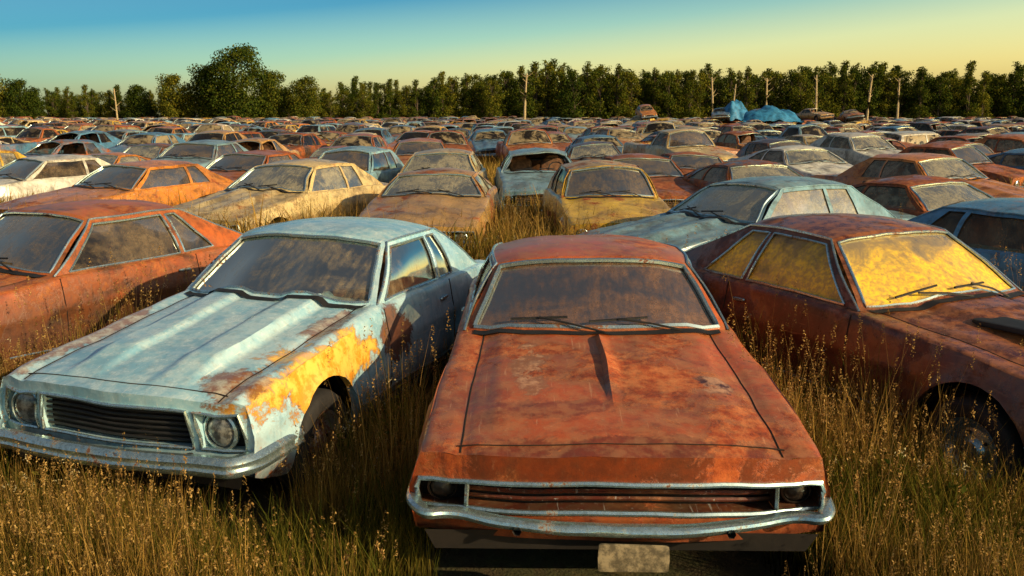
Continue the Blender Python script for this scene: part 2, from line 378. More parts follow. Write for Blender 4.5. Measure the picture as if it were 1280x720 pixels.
    def rpos(u,v):
        s0=sC+(.08 if not (S['wagon'] or S['pickup']) else 0)*(1-u*u); p0=(u*(xb(sC)-.005),s0,topz(min(s0,L),u*xb(sC))-.006)
        s1=RR+.05*(1-u*u); p1=(u*rx_(RR),s1,rz_(RR)+rc*(1-abs(u)**2.4))
        return tuple(p0[k]*(1-v)+p1[k]*v for k in range(3))
    patch(rpos,[-1,-.86,.86,1],[0,.12,.92,1],lambda i,j:'g' if (i==1 and j==1) else 'p',8,S['glass'],trim=None)
    P=[]
    for a in lin(0,1,14 if hi else 6):
        s=RF+(RR-RF)*a; row=[]
        for u in [math.sin(t) for t in lin(-math.pi/2,math.pi/2,22 if hi else 12)]:
            row.append((u*rx_(s),s+(.05*(2*a-1))*(1-u*u),rz_(s)+rc*(1-abs(u)**2.4)+.012*math.sin(math.pi*a)*(1-u*u)))
        P.append(row)
    mb.grid(P,S['vinyl'] or PM)
    for sg in (-1,1):
        pts=[(sg*(xa+.004),sA,zs(sA)+.004)]
        pts+=[(sg*((xa)*(1-v)+(rx_(RF))*v+.026*math.sin(math.pi*v)+.004),sA*(1-v)+RF*v,zs(sA)*(1-v)+rz_(RF)*v) for v in lin(.15,1,5)]
        pts+=[(sg*(rx_(s)+.006),s,rz_(s)+.002) for s in lin(RF+.05,RR,10)]
        pts+=[(sg*((rx_(RR))*(1-v)+xb(sC)*v+.02*math.sin(math.pi*v)),RR*(1-v)+sC*v,rz_(RR)*(1-v)+zs(sC)*v) for v in lin(.2,1,4)]
        mb.tube(pts,.009,S['chrome'] if hi else PM,5)
    wi=S['w']-.24; zi=.55 if not S['openhood'] else .42
    P=[[(-wi,.25,.2),(-wi,.25,zi),(wi,.25,zi),(wi,.25,.2)],[(-wi,L-.25,.2),(-wi,L-.25,zi),(wi,L-.25,zi),(wi,L-.25,.2)]]
    mb.grid(P,'dark',wrap=True); mb.grid([[P[0][0],P[0][1]],[P[0][3],P[0][2]]],'dark')
    mb.grid([[(-wi-.12,sA+.13,.3),(-wi-.12,sA+.13,zs(sA)-.02)],[(wi+.12,sA+.13,.3),(wi+.12,sA+.13,zs(sA)-.02)]],'dark')
    mb.grid([[(-wi-.1,sC-.1,.3),(-wi-.1,sC-.1,zs(sC)-.01)],[(wi+.1,sC-.1,.3),(wi+.1,sC-.1,zs(sC)-.01)]],'dark')
    if S['pickup']:
        mb.grid([[(-wi-.12,sC+.1,.6),(-wi-.12,L-.05,.6)],[(wi+.12,sC+.1,.6),(wi+.12,L-.05,.6)]],'rim')
    if S['interior']:
        mb.rbox((0,sA+.17,zs(sA)-.09),(2*wi+.2,.32,.17),'black',.4)
        if not S['pickup'] :
            mb.rbox((0,sC-.55,.66),(1.15,.5,.2),'seat'); mb.rbox((0,sC-.33,.88),(1.15,.16,.42),'seat',.3,rx=-.25)
        y0=sA+.95
        for sx0 in (-.34,.34):
            mb.rbox((sx0,y0,.64),(.52,.5,.18),'seat'); mb.rbox((sx0,y0+.27,.90),(.50,.15,.55),'seat',.35,rx=-.22); mb.rbox((sx0,y0+.34,1.16),(.26,.10,.15),'seat',.5)
        tor=[]
        for i in range(17):
            a=2*math.pi*i/16; tor.append((.36+.18*math.cos(a),sA+.42+.18*math.sin(a)*.35,.93+.18*math.sin(a)*.9))
        mb.tube(tor,.014,'black',5); mb.tube([(.36,sA+.2,.82),(.36,sA+.42,.93)],.025,'black',6)
    def strip(pts,r=.0045,m='seam'): mb.tube(pts,r,m,5)
    if hi:
        for sg in (-1,1):
            strip([(sg*sx(s,zs(s))*.80,s+S['bow']*.64*max(0,1-s/.5)**2,topz(s,sx(s,zs(s))*.80)) for s in lin(.03,sA-.02,24)],.0048)
            strip([(sg*sx(s,zs(s))*.82,s,topz(s,sx(s,zs(s))*.82)) for s in lin(sC+.08,L-.02,10)])
            d1=sA+.02; d2=S['Bp']+.12
            for d in ([d1,d2] if not S['four'] else [d1,d2,d2+.62]):
                strip([(sg*(sx(d+0*z,z)+.001),d,z) for z in lin(.31,zs(d)-.01,9)])
            strip([(sg*(sx(s,.31)+.001),s,.31) for s in lin(d1,d2,12)])
            mb.rbox((sg*(sx(d2-.15,zs(d2)-.12)+.012),d2-.16,zs(d2)-.12),(.025,.13,.025),'chrome',.5,10,6)
            strip([(sg*(sx(s,.37)+.003),s,.37) for s in lin(S['f']+Ra+.05,S['r']-Ra-.05,14)],.008,'chrome')
            if S.get('marker',True): mb.rbox((sg*(sx(.26,.56)+.002),.30+fade(.26),.56),(.010,.10,.03),'red',.4,10,6)
        strip([(x,.10+S['bow']*(x/S['wn'])**2*.64,topz(.10,x)+.001) for x in lin(-S['wn']*.78,S['wn']*.78,18)],.0035)
    mb.grid([[(u*xa*.93,sA-d-bw*(1-u*u)*.95,max(topz(sA-d-bw*(1-u*u)*.95,u*xa*.93+e_) for e_ in (-.03,0,.03))+.005) for d in lin(.012,.075,3)] for u in lin(-1,1,40 if hi else 18)],'black')
    if S['wipers']:
        for (u0,u1,v1) in ((.05,-.45,.14),(.62,.16,.13)):
            p0=Vector(wpos(u0,-.02)); p1=Vector(wpos(u1,v1)); o=Vector((0,-.02,.018))
            mb.tube([p0+o,(p0+p1)/2+o*1.6,p1+o],.007,'black',5)
            q0=Vector(wpos(u1+.22,v1+.02)); q1=Vector(wpos(u1-.22,v1-.02)); mb.tube([q0+o*.7,q1+o*.7],.008,'black',5)
    z0=.33; gl,gh=S['grille']; bow=S['bow']
    def npos(xn,q,dep=0):
        ztop=topz(0,xn*sx(0,zs(0))); z=z0+(ztop-z0)*q
        rake=S.get('rake',.05)*(1-q)
        return (xn*sx(0,min(z,zs(0)-.002)),bow*xn*xn+rake+dep,z)
    gw=S.get('gw',.66); lw=S.get('lw',.94)
    if S['style']=='full': xbk=[-1,-lw,lw,1]; rec=[1]
    elif S['style']=='pods': xbk=[-1,-lw,-gw-.05,-gw,gw,gw+.05,lw,1]; rec=[1,3,5]
    else: xbk=[-1,-gw,gw,1]; rec=[1]
    qb=[0,gl,gh,1]; dp=S.get('dep',.07); IM=S.get('innerm',PM)
    for i in range(len(xbk)-1):
        for j in range(3):
            us=lin(xbk[i],xbk[i+1],max(2,int(abs(xbk[i+1]-xbk[i])*14))); vs=lin(qb[j],qb[j+1],3)
            if j==1 and i in rec:
                mb.grid([[npos(u,v,dp) for v in vs] for u in us],'dark')
                E=[[(u,vs[0]) for u in us],[(u,vs[-1]) for u in us],[(us[0],v) for v in vs],[(us[-1],v) for v in vs]]
                for e in E: mb.grid([[npos(a,b) for a,b in e],[npos(a,b,dp) for a,b in e]],IM)
                loop=[npos(u,vs[0],-.004) for u in us]+[npos(us[-1],v,-.004) for v in vs[1:]]+[npos(u,vs[-1],-.004) for u in us[::-1][1:]]+[npos(us[0],v,-.004) for v in vs[::-1][1:]]
                mb.tube(loop,S.get('gtrim',.010),S['chrome'],6)
            else: mb.grid([[npos(u,v) for v in vs] for u in us],PM)
    ge=gw if S['style']!='full' else S.get('gin',.68)
    nb=S.get('bars',5)
    for k in range(1,nb+1):
        q=gl+(gh-gl)*k/(nb+1)
        mb.tube([npos(u,q,S.get('bdep',.035)) for u in lin(-ge,ge,16)],S.get('br',.006),S.get('barm','rim'),5)
    for k in range(S.get('vbars',9)):
        u=-ge+2*ge*(k+.5)/S.get('vbars',9); mb.tube([npos(u,gl,.045),npos(u,gh,.045)],.004,'rim',4)
    if S['style']=='full':
        for sg in (-1,1):
            mb.grid([[npos(sg*ge,gl,.0),npos(sg*ge,gh,.0)],[npos(sg*ge,gl,dp),npos(sg*ge,gh,dp)]],IM)
            mb.tube([npos(sg*ge,gl,-.003),npos(sg*ge,gh,-.003)],.010,S['chrome'],5)
    lampx=S.get('lampx',[(ge+lw)/2 if S['style']!='single' else (gw+1)/2]); lr=S.get('lr',.075)
    for sg in (-1,1):
        for lx in lampx:
            c=npos(sg*lx,(gl+gh)/2,S.get('ldep',.035) if S['style']!='single' else .0)
            prof=[(lr*1.12,-.01),(lr*1.14,.018),(lr*1.0,.024),(lr*.96,.012)]
            mb.lathe(prof,c,S.get('lring',S['chrome']),22,axis=1)
            mb.lathe([(lr*.96,.008),(lr*.8,.02),(lr*.5,.030),(.001,.036)],c,S.get('lens','lens'),22,axis=1)
    if S['bumper']:
        def bump(front,bz,hh=.055,dep=.05):
            X=(S['wn'] if front else S['wt'])+.005
            raw=[(-X-.012,.50),(-X-.015,.22),(-X+.0,.07),(-X+.07,-.035)]+[(u*X,bow*u*u-S.get('bproj',.10)) for u in (-.8,-.6,-.4,-.2,0)]
            raw=raw+[(-a,b) for a,b in raw[::-1][1:]]
            for _ in range(2):
                o=[raw[0]]
                for a,b in zip(raw[:-1],raw[1:]): o+= [(a[0]*.75+b[0]*.25,a[1]*.75+b[1]*.25),(a[0]*.25+b[0]*.75,a[1]*.25+b[1]*.75)]
                o.append(raw[-1]); raw=o
            vv=S.get('bv',0)
            path=[(x,y,bz+vv*(abs(x)/X)**2) for x,y in raw]
            if not front: path=[(-x,L+.03-y,bz) for x,y in raw]
            prof=[(-dep,-hh),(-.01,-hh-.004),(.006,-hh+.012),(.014,-.02),(.006,-.008),(.006,.008),(.014,.02),(.004,hh-.012),(-.012,hh),(-dep,hh-.004)]
            if S.get('slim'): prof=[(-dep,-hh),(-.012,-hh-.003),(.003,-hh+.010),(.008,0),(.004,hh-.010),(-.012,hh),(-dep,hh-.004)]
            mb.sweep(path,prof,S['chrome'])
        bump(True,S['bz'],S.get('bh',.055)); bump(False,.48)
        for sg in (-1,1): mb.tube([(sg*.45,.25,S['bz']),(sg*.45,-.04,S['bz'])],.02,'dark',6)
        P=[[(-S['wn']+.1,.1,.26),(S['wn']-.1,.1,.26)],[(-S['wn']+.06,.03+.04,.36),(S['wn']-.06,.03+.04,.36)]]; mb.grid(P,'dark')
    if S.get('plate'):
        mb.rbox((S['plate'],-.07,S['bz']-.10),(.30,.012,.12),'plate',.12,12,6)
    if S.get('scoop'):
        for sg in (-1,1): mb.rbox((sg*.24,sA-.75,topz(sA-.75,.24)+.006),(.24,.62,.04),'black',.3)
    if S['wheels']:
        for s in (S['f'],S['r']):
            for sg in (-1,1):
                x=sg*(hw(s)-.12); rr=.295; n=28 if hi else 14; c=(x,s,rr-.005)
                mb.lathe([(rr*.62,.085),(rr*.70,.10),(rr*.88,.105),(rr*.96,.09),(rr,.06),(rr,0),(rr,-.06),(rr*.9,-.1),(rr*.6,-.09)],c,'rubber',n,0,sg)
                mb.lathe([(.001,.075),(.05,.075),(.065,.06),(.075,.045),(.12,.035),(rr*.5,.05),(rr*.56,.075),(rr*.62,.088)],c,S.get('rimm','rim'),n,0,sg)
                if hi:
                    for k in range(5):
                        a=2*math.pi*k/5; mb.rbox((x+sg*.052,s+.095*math.cos(a),rr+.095*math.sin(a)),(.02,.022,.022),'dark',.8,6,4)
    se=S['seed']; dn=S['dent']
    def warp(p):
        v=Vector(p); q=v*1.7+Vector((se*3.3,se,se*2)); q2=v*5+Vector((se,se*5,se))
        d=noise.noise_vector(q)*dn+noise.noise_vector(q2)*(dn*.45)
        if p[2]<.28: d*=.2
        return (v[0]+d[0],v[1]+d[1],v[2]+d[2])
    return mb.build(name,warp)
cars_fp=[]
def rot2(x,y,ph): c,s=math.cos(ph),math.sin(ph); return x*c-y*s,x*s+y*c
def add_car(me,name,nose,phi,L=4.3,w=.9,z=0,tilt=(0,0),scale=1,color=(.5,.5,.5,.5)):
    o=bpy.data.objects.new(name,me); sc.collection.objects.link(o)
    o.location=(nose[0],nose[1],z); o.rotation_euler=(R(tilt[0]),R(tilt[1]),R(phi)); o.scale=(scale,)*3; o.color=color
    if z<.3: cars_fp.append((nose[0],nose[1],R(phi),L*scale,w*scale))
    return o
# ------------------------------------------------------------------ hero cars
center=car_mesh('center_car',dict(L=3.95,wn=.91,w=.86,wt=.77,H=1.285,zn=.71,zc=.885,zm=.90,zt=.86,sA=1.60,RF=2.12,RR=3.0,sC=3.5,wr=.635,f=.80,r=3.1,bow=.14,crown=.03,
    style='full',gin=.74,lw=.965,grille=(.33,.68),paint='p_center',glass='g_center',hood='spear',Bp=2.7,Bq=2.65,plate=.04,bz=.408,bh=.022,slim=True,bproj=.06,bv=.07,rake=.03,dep=.11,bars=3,marker=False,innerm='p_grille',
    barm='p_grille',br=.010,bdep=.08,vbars=0,lampx=[.85],lr=.056,ldep=.080,lens='lensd',lring='lensd',gtrim=.012,seed=2,dent=.014,wtrim=.016),.04)
add_car(center,'rusty_red_coupe',(.47,3.60),-1.0,3.95,.9)
blue=car_mesh('blue_car',dict(L=3.9,wn=.82,w=.83,wt=.77,H=1.34,zn=.73,zc=.90,zm=.91,zt=.88,sA=1.60,RF=2.08,RR=2.95,sC=3.5,wr=.61,f=.78,r=3.1,bow=.10,crown=.035,
    style='pods',gw=.58,lw=.93,grille=(.34,.84),paint='p_blue',glass='g_blue',hood='twin',Bp=2.6,Bq=2.6,bz=.42,bh=.050,lr=.092,bars=6,vbars=0,barm='black',br=.008,seed=5,dent=.015,wipers=False,marker=False,wtrim=.012),.045)
add_car(blue,'faded_blue_sedan',(-2.09,4.48),-18.5,3.9,.87)
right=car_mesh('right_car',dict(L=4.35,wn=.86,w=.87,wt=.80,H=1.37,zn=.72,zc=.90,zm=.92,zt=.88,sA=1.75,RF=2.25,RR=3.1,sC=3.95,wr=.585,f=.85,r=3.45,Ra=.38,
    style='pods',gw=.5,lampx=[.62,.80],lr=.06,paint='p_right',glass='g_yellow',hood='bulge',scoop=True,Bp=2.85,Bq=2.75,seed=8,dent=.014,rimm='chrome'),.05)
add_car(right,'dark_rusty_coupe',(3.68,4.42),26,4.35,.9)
left=car_mesh('left_car',dict(L=4.35,wn=.84,w=.88,wt=.80,H=1.36,zc=.91,sA=1.70,RF=2.2,RR=3.1,sC=3.9,wr=.60,f=.82,r=3.45,paint='p_left',glass='glass',hood='plain',Bp=2.9,Bq=2.85,seed=12,dent=.016),.05)
add_car(left,'orange_rusty_coupe',(-5.05,5.8),-30,4.35,.9)
# ------------------------------------------------------------------ generic variants
V=[]
V.append((car_mesh('coupe_a',dict(seed=3,style='pods',gw=.58,dent=.028),.12),4.3))
V.append((car_mesh('sedan_b',dict(L=4.6,H=1.38,RF=2.15,RR=3.25,sC=3.85,sA=1.65,r=3.6,four=True,style='full',lampx=[.76,.88],lr=.055,seed=4,hood='twin',dent=.028,glass='glass_pale'),.12),4.6))
V.append((car_mesh('wagon_c',dict(L=4.5,H=1.42,sA=1.55,RF=2.05,RR=4.0,sC=4.3,r=3.5,wagon=True,style='single',gw=.6,seed=6,dent=.028),.12),4.5))
V.append((car_mesh('pickup_d',dict(L=4.9,H=1.55,zn=.86,zc=1.05,zm=1.05,zt=1.0,sA=1.45,RF=1.85,RR=2.55,sC=2.8,r=3.95,pickup=True,style='single',gw=.6,seed=9,dent=.028,grille=(.3,.8)),.12),4.9))
V.append((car_mesh('fastback_e',dict(L=4.35,H=1.28,RF=2.2,RR=2.9,sC=4.0,sA=1.7,style='pods',gw=.5,hood='bulge',seed=10,dent=.028,glass='glass_pale'),.12),4.35))
V.append((car_mesh('compact_f',dict(L=3.8,H=1.40,wn=.78,w=.80,wt=.74,RF=1.75,RR=2.8,sC=3.35,sA=1.3,Bp=2.3,Bq=2.3,f=.7,r=3.05,wr=.57,style='single',gw=.5,seed=14,dent=.028),.12),3.8))
V.append((car_mesh('coupe_open_g',dict(seed=17,style='pods',gw=.5,dent=.035,openhood=True,ha=12,bumper=False,nowind=True,lens='lensd'),.12),4.3))
V.append((car_mesh('sedan_stripped_h',dict(L=4.6,H=1.37,RF=2.15,RR=3.25,sC=3.85,sA=1.65,r=3.6,seed=19,style='full',lampx=[.8],lens='lensd',dent=.045,bumper=False,nowind=True),.12),4.6))
names=['rusty_coupe','rusty_sedan','rusty_station_wagon','rusty_pickup_truck','rusty_fastback_car','rusty_compact_car','stripped_coupe','stripped_sedan']
VF=[]
for me,L in V:
    m2=me.copy()
    for i,mt in enumerate(m2.materials):
        if mt.name.startswith(('dusty_glass','pale_glass')): m2.materials[i]=M['farglass']
    VF.append((m2,L))
PAL=[((.54,.15,.03),.5,6),((.34,.065,.02),.7,4),((.70,.40,.12),.3,4),((.82,.62,.28),.2,4),((.88,.84,.70),.08,5),((.28,.50,.60),.12,5),((.09,.27,.45),.2,3),((.045,.035,.03),.3,5),((.76,.27,.035),.4,6),((.40,.34,.22),.3,1),((.18,.20,.10),.4,1),((.88,.56,.06),.25,4)]
bag=[i for i,p in enumerate(PAL) for _ in range(p[2])]
def pal(i=None):
    c,a,_=PAL[bag[random.randrange(len(bag))] if i is None else i]; k=random.uniform(.75,1.12)
    return (min(1,c[0]*k),min(1,c[1]*k),min(1,c[2]*k),max(0,a+random.uniform(-.15,.25)))
def place(vi,roof,phi,ci=None,z=0,tilt=(0,0),scale=1,far=False):
    me,L=(VF if far else V)[vi]; dx,dy=rot2(0,2.5*scale,R(phi))
    add_car(me,names[vi],(roof[0]-dx,roof[1]-dy),phi,L,.9,z,tilt,scale,pal(ci))
mids=[(0,(-9.0,18),-38,4),(0,(-6.3,15.8),-30,8),(1,(-3.5,15),-24,3),(4,(-1.15,14.2),-3,2),(1,(-1.45,19.4),-2,3),(7,(.55,19.6),2,5),(5,(1.35,14.4),4,11),
 (1,(3.05,10.9),-62,5),(4,(4.3,16.6),14,7),(4,(5.5,12.4),27,1),(0,(4.95,8.5),24,6),(1,(7.7,17.2),24,8),(5,(9.2,13.4),30,6),(0,(2.5,18.4),5,0),(0,(-9.3,12.2),-36,0),
 (1,(-8.2,8.0),-34,4),(4,(7.8,8.0),28,1),(2,(-12.3,15.2),-38,4),(1,(12.0,14.8),32,2),(0,(-5.6,20.2),-22,0),(5,(-3.3,20.3),-15,5)]
ctrs=[]
for vi,rf,ph,ci in mids: place(vi,rf,ph,ci); ctrs.append(rf)
y=22.5
while y<152:
    hwid=.64*y+9; sp=2.45 if y<70 else 2.8
    x=-hwid+random.uniform(0,sp)
    while x<hwid:
        cx=x+random.uniform(-.25,.25); cy=y+random.uniform(-.8,.8)
        x+=sp+random.uniform(-.15,.5)
        if random.random()<.06: continue
        if min((cx-a)**2+(cy-b)**2 for a,b in ctrs)<9.5 and cy<26: continue
        ph=max(-34,min(34,cx/cy*48))+random.gauss(0,6)
        if random.random()<.05: ph+=90
        vi=random.choices(range(8),[4,4,1.8,1.3,3,2.2,.8,2])[0]
        if cy<32 and vi==6: vi=0
        place(vi,(cx,cy),ph,None,random.uniform(-.10,.12),(random.uniform(-2,2),random.uniform(-3,3)),random.uniform(.95,1.06),cy>30)
    y+=5.3 if y<60 else 6.2
for (px,py,n,cols) in ((20.5,92,1,(8,6,5)),(25,94,1,(6,6,5)),(14,95,1,(11,8,2)),(31,97,1,(11,2,8)),(35,96,1,(2,8,0))):
    for lv in range(n+1):
        for k in range(n-lv+1):
            place(random.choice([1,5,7,0]),(px+(k-(n-lv)/2)*2.6+random.uniform(-.6,.6),py+random.uniform(-1,1)),random.uniform(-70,70),cols[lv%3],1.0*lv+.30,(random.uniform(-7,7),random.uniform(-10,10)),1,True)
M['tarp']=simple_mat('blue_tarpaulin',(.04,.24,.46),.5,0,.5,2)
def tarp(loc,sx_,sy_,h,seed):
    mb=MB(); P=[]
    for u in lin(-1,1,34):
        row=[]
        for v in lin(-1,1,26):
            r=min(1,math.hypot(u,v)/1.05); q=Vector((u*1.6+seed,v*1.6,seed))
            z=h*max(0,(1-r**2.2))*(.85+.5*noise.noise(q))+.28*noise.noise(q*2.6)*(1-r*.6)+.10*noise.noise(q*6)
            row.append((u*sx_*(1+.1*noise.noise(q*1.5)),v*sy_*(1+.1*noise.noise(q*1.7)),z))
        P.append(row)
    mb.grid(P,'tarp'); o=bpy.data.objects.new('blue_tarpaulin_heap',mb.build('tarp')); sc.collection.objects.link(o); o.location=loc
tarp((25.2,90.5,1.3),3.0,2.0,1.7,1); tarp((21.9,91.5,1.4),1.7,1.8,2.1,9)
# ------------------------------------------------------------------ ground
gm,nt,out=newmat('dry_grass_ground')
tc=nd(nt,'ShaderNodeTexCoord'); v=tc.outputs['Object']
a=noi(nt,v,.35,6,.6); b=noi(nt,v,6,8,.7); c=noi(nt,v,60,4,.6)
col=ramp(nt,mth(nt,'ADD',mth(nt,'MULTIPLY',a,.5),mth(nt,'MULTIPLY',b,.5)),[(.3,(.030,.022,.010)),(.45,(.075,.050,.018)),(.55,(.06,.060,.016)),(.7,(.20,.13,.04))])
bp=nd(nt,'ShaderNodeBump',{'Height':mth(nt,'ADD',b,c),'Strength':.8,'Distance':.05})
bs=nd(nt,'ShaderNodeBsdfPrincipled',{'Base Color':col,'Roughness':.95,'Normal':bp.outputs[0]}); nt.links.new(bs.outputs[0],out.inputs[0])
mb=MB(); M['ground']=gm
xs=sorted(set(list(np.linspace(-40,40,61))+[-900,-400,-150,-80,80,150,400,900])); ys=sorted(set(list(np.linspace(-20,60,61))+[-100,100,160,300,600,1200]))
P=[[(x,y,.05*noise.noise(Vector((x*.25,y*.25,0)))-.03) for y in ys] for x in xs]; mb.grid(P,'ground')
g=bpy.data.objects.new('ground',mb.build('ground')); sc.collection.objects.link(g)
# ------------------------------------------------------------------ grass
def blade_mat(name,ca,cb,cc):
    m,nt,out=newmat(name); oi=nd(nt,'ShaderNodeObjectInfo'); tc=nd(nt,'ShaderNodeTexCoord'); sp=nd(nt,'ShaderNodeSeparateXYZ',{0:tc.outputs['Object']})
    geo=nd(nt,'ShaderNodeNewGeometry')
    f=mth(nt,'ADD',mth(nt,'MULTIPLY',geo.outputs['Random Per Island'],.6),mth(nt,'MULTIPLY',oi.outputs['Random'],.4))
    col=ramp(nt,f,[(.2,ca),(.5,cb),(.8,cc)])
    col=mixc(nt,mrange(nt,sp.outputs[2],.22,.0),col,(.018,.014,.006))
    d=nd(nt,'ShaderNodeBsdfDiffuse',{'Color':col}); t=nd(nt,'ShaderNodeBsdfTranslucent',{'Color':col})
    mx=nd(nt,'ShaderNodeMixShader',{0:.35,1:d.outputs[0],2:t.outputs[0]}); nt.links.new(mx.outputs[0],out.inputs[0]); return m
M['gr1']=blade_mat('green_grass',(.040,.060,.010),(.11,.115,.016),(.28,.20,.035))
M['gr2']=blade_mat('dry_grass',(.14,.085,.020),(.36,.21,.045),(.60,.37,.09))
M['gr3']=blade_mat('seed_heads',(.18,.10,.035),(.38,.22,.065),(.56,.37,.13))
M['flw']=simple_mat('pale_petals',(.60,.50,.26),.8)
def clump(name,nb,rad,h,mat,wd=.006,seed=0,heads=0,flower=0,lean=.5):
    r=np.random.default_rng(seed); v=[];f=[];mi=[]; mats=[mat,'gr3','flw']
    def stem(x,y,hh,w,a,ln,k):
        b=len(v); ca,sa=math.cos(a),math.sin(a); tw=a+math.pi/2+r.uniform(-.5,.5); cx,cy=math.cos(tw),math.sin(tw)
        ns=4
        for i in range(ns+1):
            t=i/ns; ww=w*(1-t*.95)*.5*(1.0 if t>0 else .7); ox=x+ca*ln*hh*t**2; oy=y+sa*ln*hh*t**2; oz=hh*(t-.25*ln*t**3)
            v.append((ox-cx*ww,oy-cy*ww,oz)); v.append((ox+cx*ww,oy+cy*ww,oz))
        for i in range(ns): f.append((b+2*i,b+2*i+1,b+2*i+3,b+2*i+2)); mi.append(k)
        return Vector(v[-1])
    for i in range(nb):
        q=rad*math.sqrt(r.random()); a=r.uniform(0,6.283)
        stem(q*math.cos(a),q*math.sin(a),h*r.uniform(.45,1.1),wd*r.uniform(.6,1.4),r.uniform(0,6.283),r.uniform(.1,lean),0)
    def fleck(p,s,k,nrm=None):
        b=len(v); A=Vector(r.normal(size=3)).normalized(); B=A.cross(Vector(r.normal(size=3))).normalized()
        for x_,y_ in ((-1,-.4),(0,-.6),(1,.3),(0,.6)): v.append(tuple(p+A*x_*s+B*y_*s))
        f.append((b,b+1,b+2,b+3)); mi.append(k)
    for i in range(heads):
        q=rad*math.sqrt(r.random()); a=r.uniform(0,6.283); hh=h*r.uniform(1.0,1.5)
        tp=stem(q*math.cos(a),q*math.sin(a),hh,.004,a,r.uniform(.05,.25),1)
        for k in range(20):
            t=r.random(); fleck(tp-Vector((0,0,t*.10))+Vector(r.normal(size=3))*.003*(1+t),.005,1)
    for i in range(flower):
        q=rad*math.sqrt(r.random()); a=r.uniform(0,6.283); hh=h*r.uniform(.8,1.3)
        tp=stem(q*math.cos(a),q*math.sin(a),hh,.005,a,.15,0)
        for k in range(14): fleck(tp+Vector(r.normal(size=3))*.010,.005,2)
        for k in range(16): fleck(tp-Vector((0,0,hh*r.uniform(.2,.8)))+Vector(r.normal(size=3))*.03,.02,0)
    me=bpy.data.meshes.new(name); me.from_pydata(v,[],f); 
    for k in mats: me.materials.append(M[k])
    me.polygons.foreach_set('material_index',mi); me.update(); return me
def inside(x,y,mg=0.0):
    for (nx,ny,ph,L,w) in cars_fp:
        if abs(nx-x)>7 or abs(ny-y)>7: continue
        lx,ly=rot2(x-nx,y-ny,-ph)
        if -mg-.05<ly<L+mg and abs(lx)<w+mg: return True
    return False
def instancer(name,child_me,childname,pts):
    v=[];f=[]
    for (x,y,z,s,a) in pts:
        b=len(v); hs=s/2
        for k in range(4):
            an=a+math.pi/4+k*math.pi/2; v.append((x+hs*1.41421*math.cos(an),y+hs*1.41421*math.sin(an),z))
        f.append((b,b+1,b+2,b+3))
    me=bpy.data.meshes.new(name); me.from_pydata(v,[],f); me.update()
    o=bpy.data.objects.new(name,me); sc.collection.objects.link(o)
    o.instance_type='FACES'; o.use_instance_faces_scale=True; o.instance_faces_scale=1.0; o.show_instancer_for_render=False; o.show_instancer_for_viewport=False
    c=bpy.data.objects.new(childname,child_me); sc.collection.objects.link(c); c.parent=o
    return o
def gh(x,y): return .05*noise.noise(Vector((x*.25,y*.25,0)))-.04
def scatter(n,y0,y1,smin,smax,dens_y=1.0,mg=.02,thr=None):
    out=[]; tries=0
    while len(out)<n and tries<n*6:
        tries+=1
        y=y0+(y1-y0)*random.random()**dens_y; x=random.uniform(-1,1)*(.62*y+1.5)
        if inside(x,y,mg): continue
        if thr is not None and noise.noise(Vector((x*.9,y*.9,thr)))<-.05: continue
        s=random.uniform(smin,smax)*(1+.35*noise.noise(Vector((x*1.3,y*1.3,4))))
        if abs(x-.47)<1.1 and y<3.75: s*=.60
        out.append((x,y,gh(x,y),s,random.uniform(0,6.283)))
    return out
specs=[('tall_green_grass',clump('g1',80,.16,.38,'gr1',.006,1,1),2900,(2.6,13),.65,1.35,None),
 ('tall_dry_grass',clump('g2',80,.15,.41,'gr2',.0045,2,2),2300,(2.6,14),.65,1.4,3.0),
 ('seeding_grass',clump('g3',30,.14,.42,'gr1',.005,3,6),650,(2.8,14),.7,1.2,8.0),
 ('pale_flower_weed',clump('g4',16,.10,.34,'gr1',.010,4,0,5),110,(3.0,12),.7,1.3,None),
 ('low_green_grass',clump('g5',80,.20,.20,'gr1',.008,6,0),1300,(2.6,16),.7,1.2,None)]
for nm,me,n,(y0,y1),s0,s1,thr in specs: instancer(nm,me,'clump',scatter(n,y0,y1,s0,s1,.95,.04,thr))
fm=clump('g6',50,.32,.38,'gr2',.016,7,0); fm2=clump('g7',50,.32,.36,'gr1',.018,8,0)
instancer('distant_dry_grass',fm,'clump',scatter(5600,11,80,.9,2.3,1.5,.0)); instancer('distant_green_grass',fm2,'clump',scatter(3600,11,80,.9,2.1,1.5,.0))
wd=clump('g8',40,.12,.62,'gr1',.010,12,5,1,.35); wd2=clump('g9',45,.14,.6,'gr2',.008,13,5,0,.35)
def near_gap(n,seed):
    out=[]; random.seed(seed); t=0
    while len(out)<n and t<20000:
        t+=1; x=random.uniform(-6,6); y=random.uniform(4.6,14)
        if abs(x)>.62*y+.5: continue
        if inside(x,y,.05) or not inside(x,y,.55): continue
        out.append((x,y,gh(x,y),random.uniform(.7,1.35),random.uniform(0,6.28)))
    return out
instancer('tall_weed',wd,'clump',near_gap(400,5)); instancer('tall_dry_weed',wd2,'clump',near_gap(360,6))
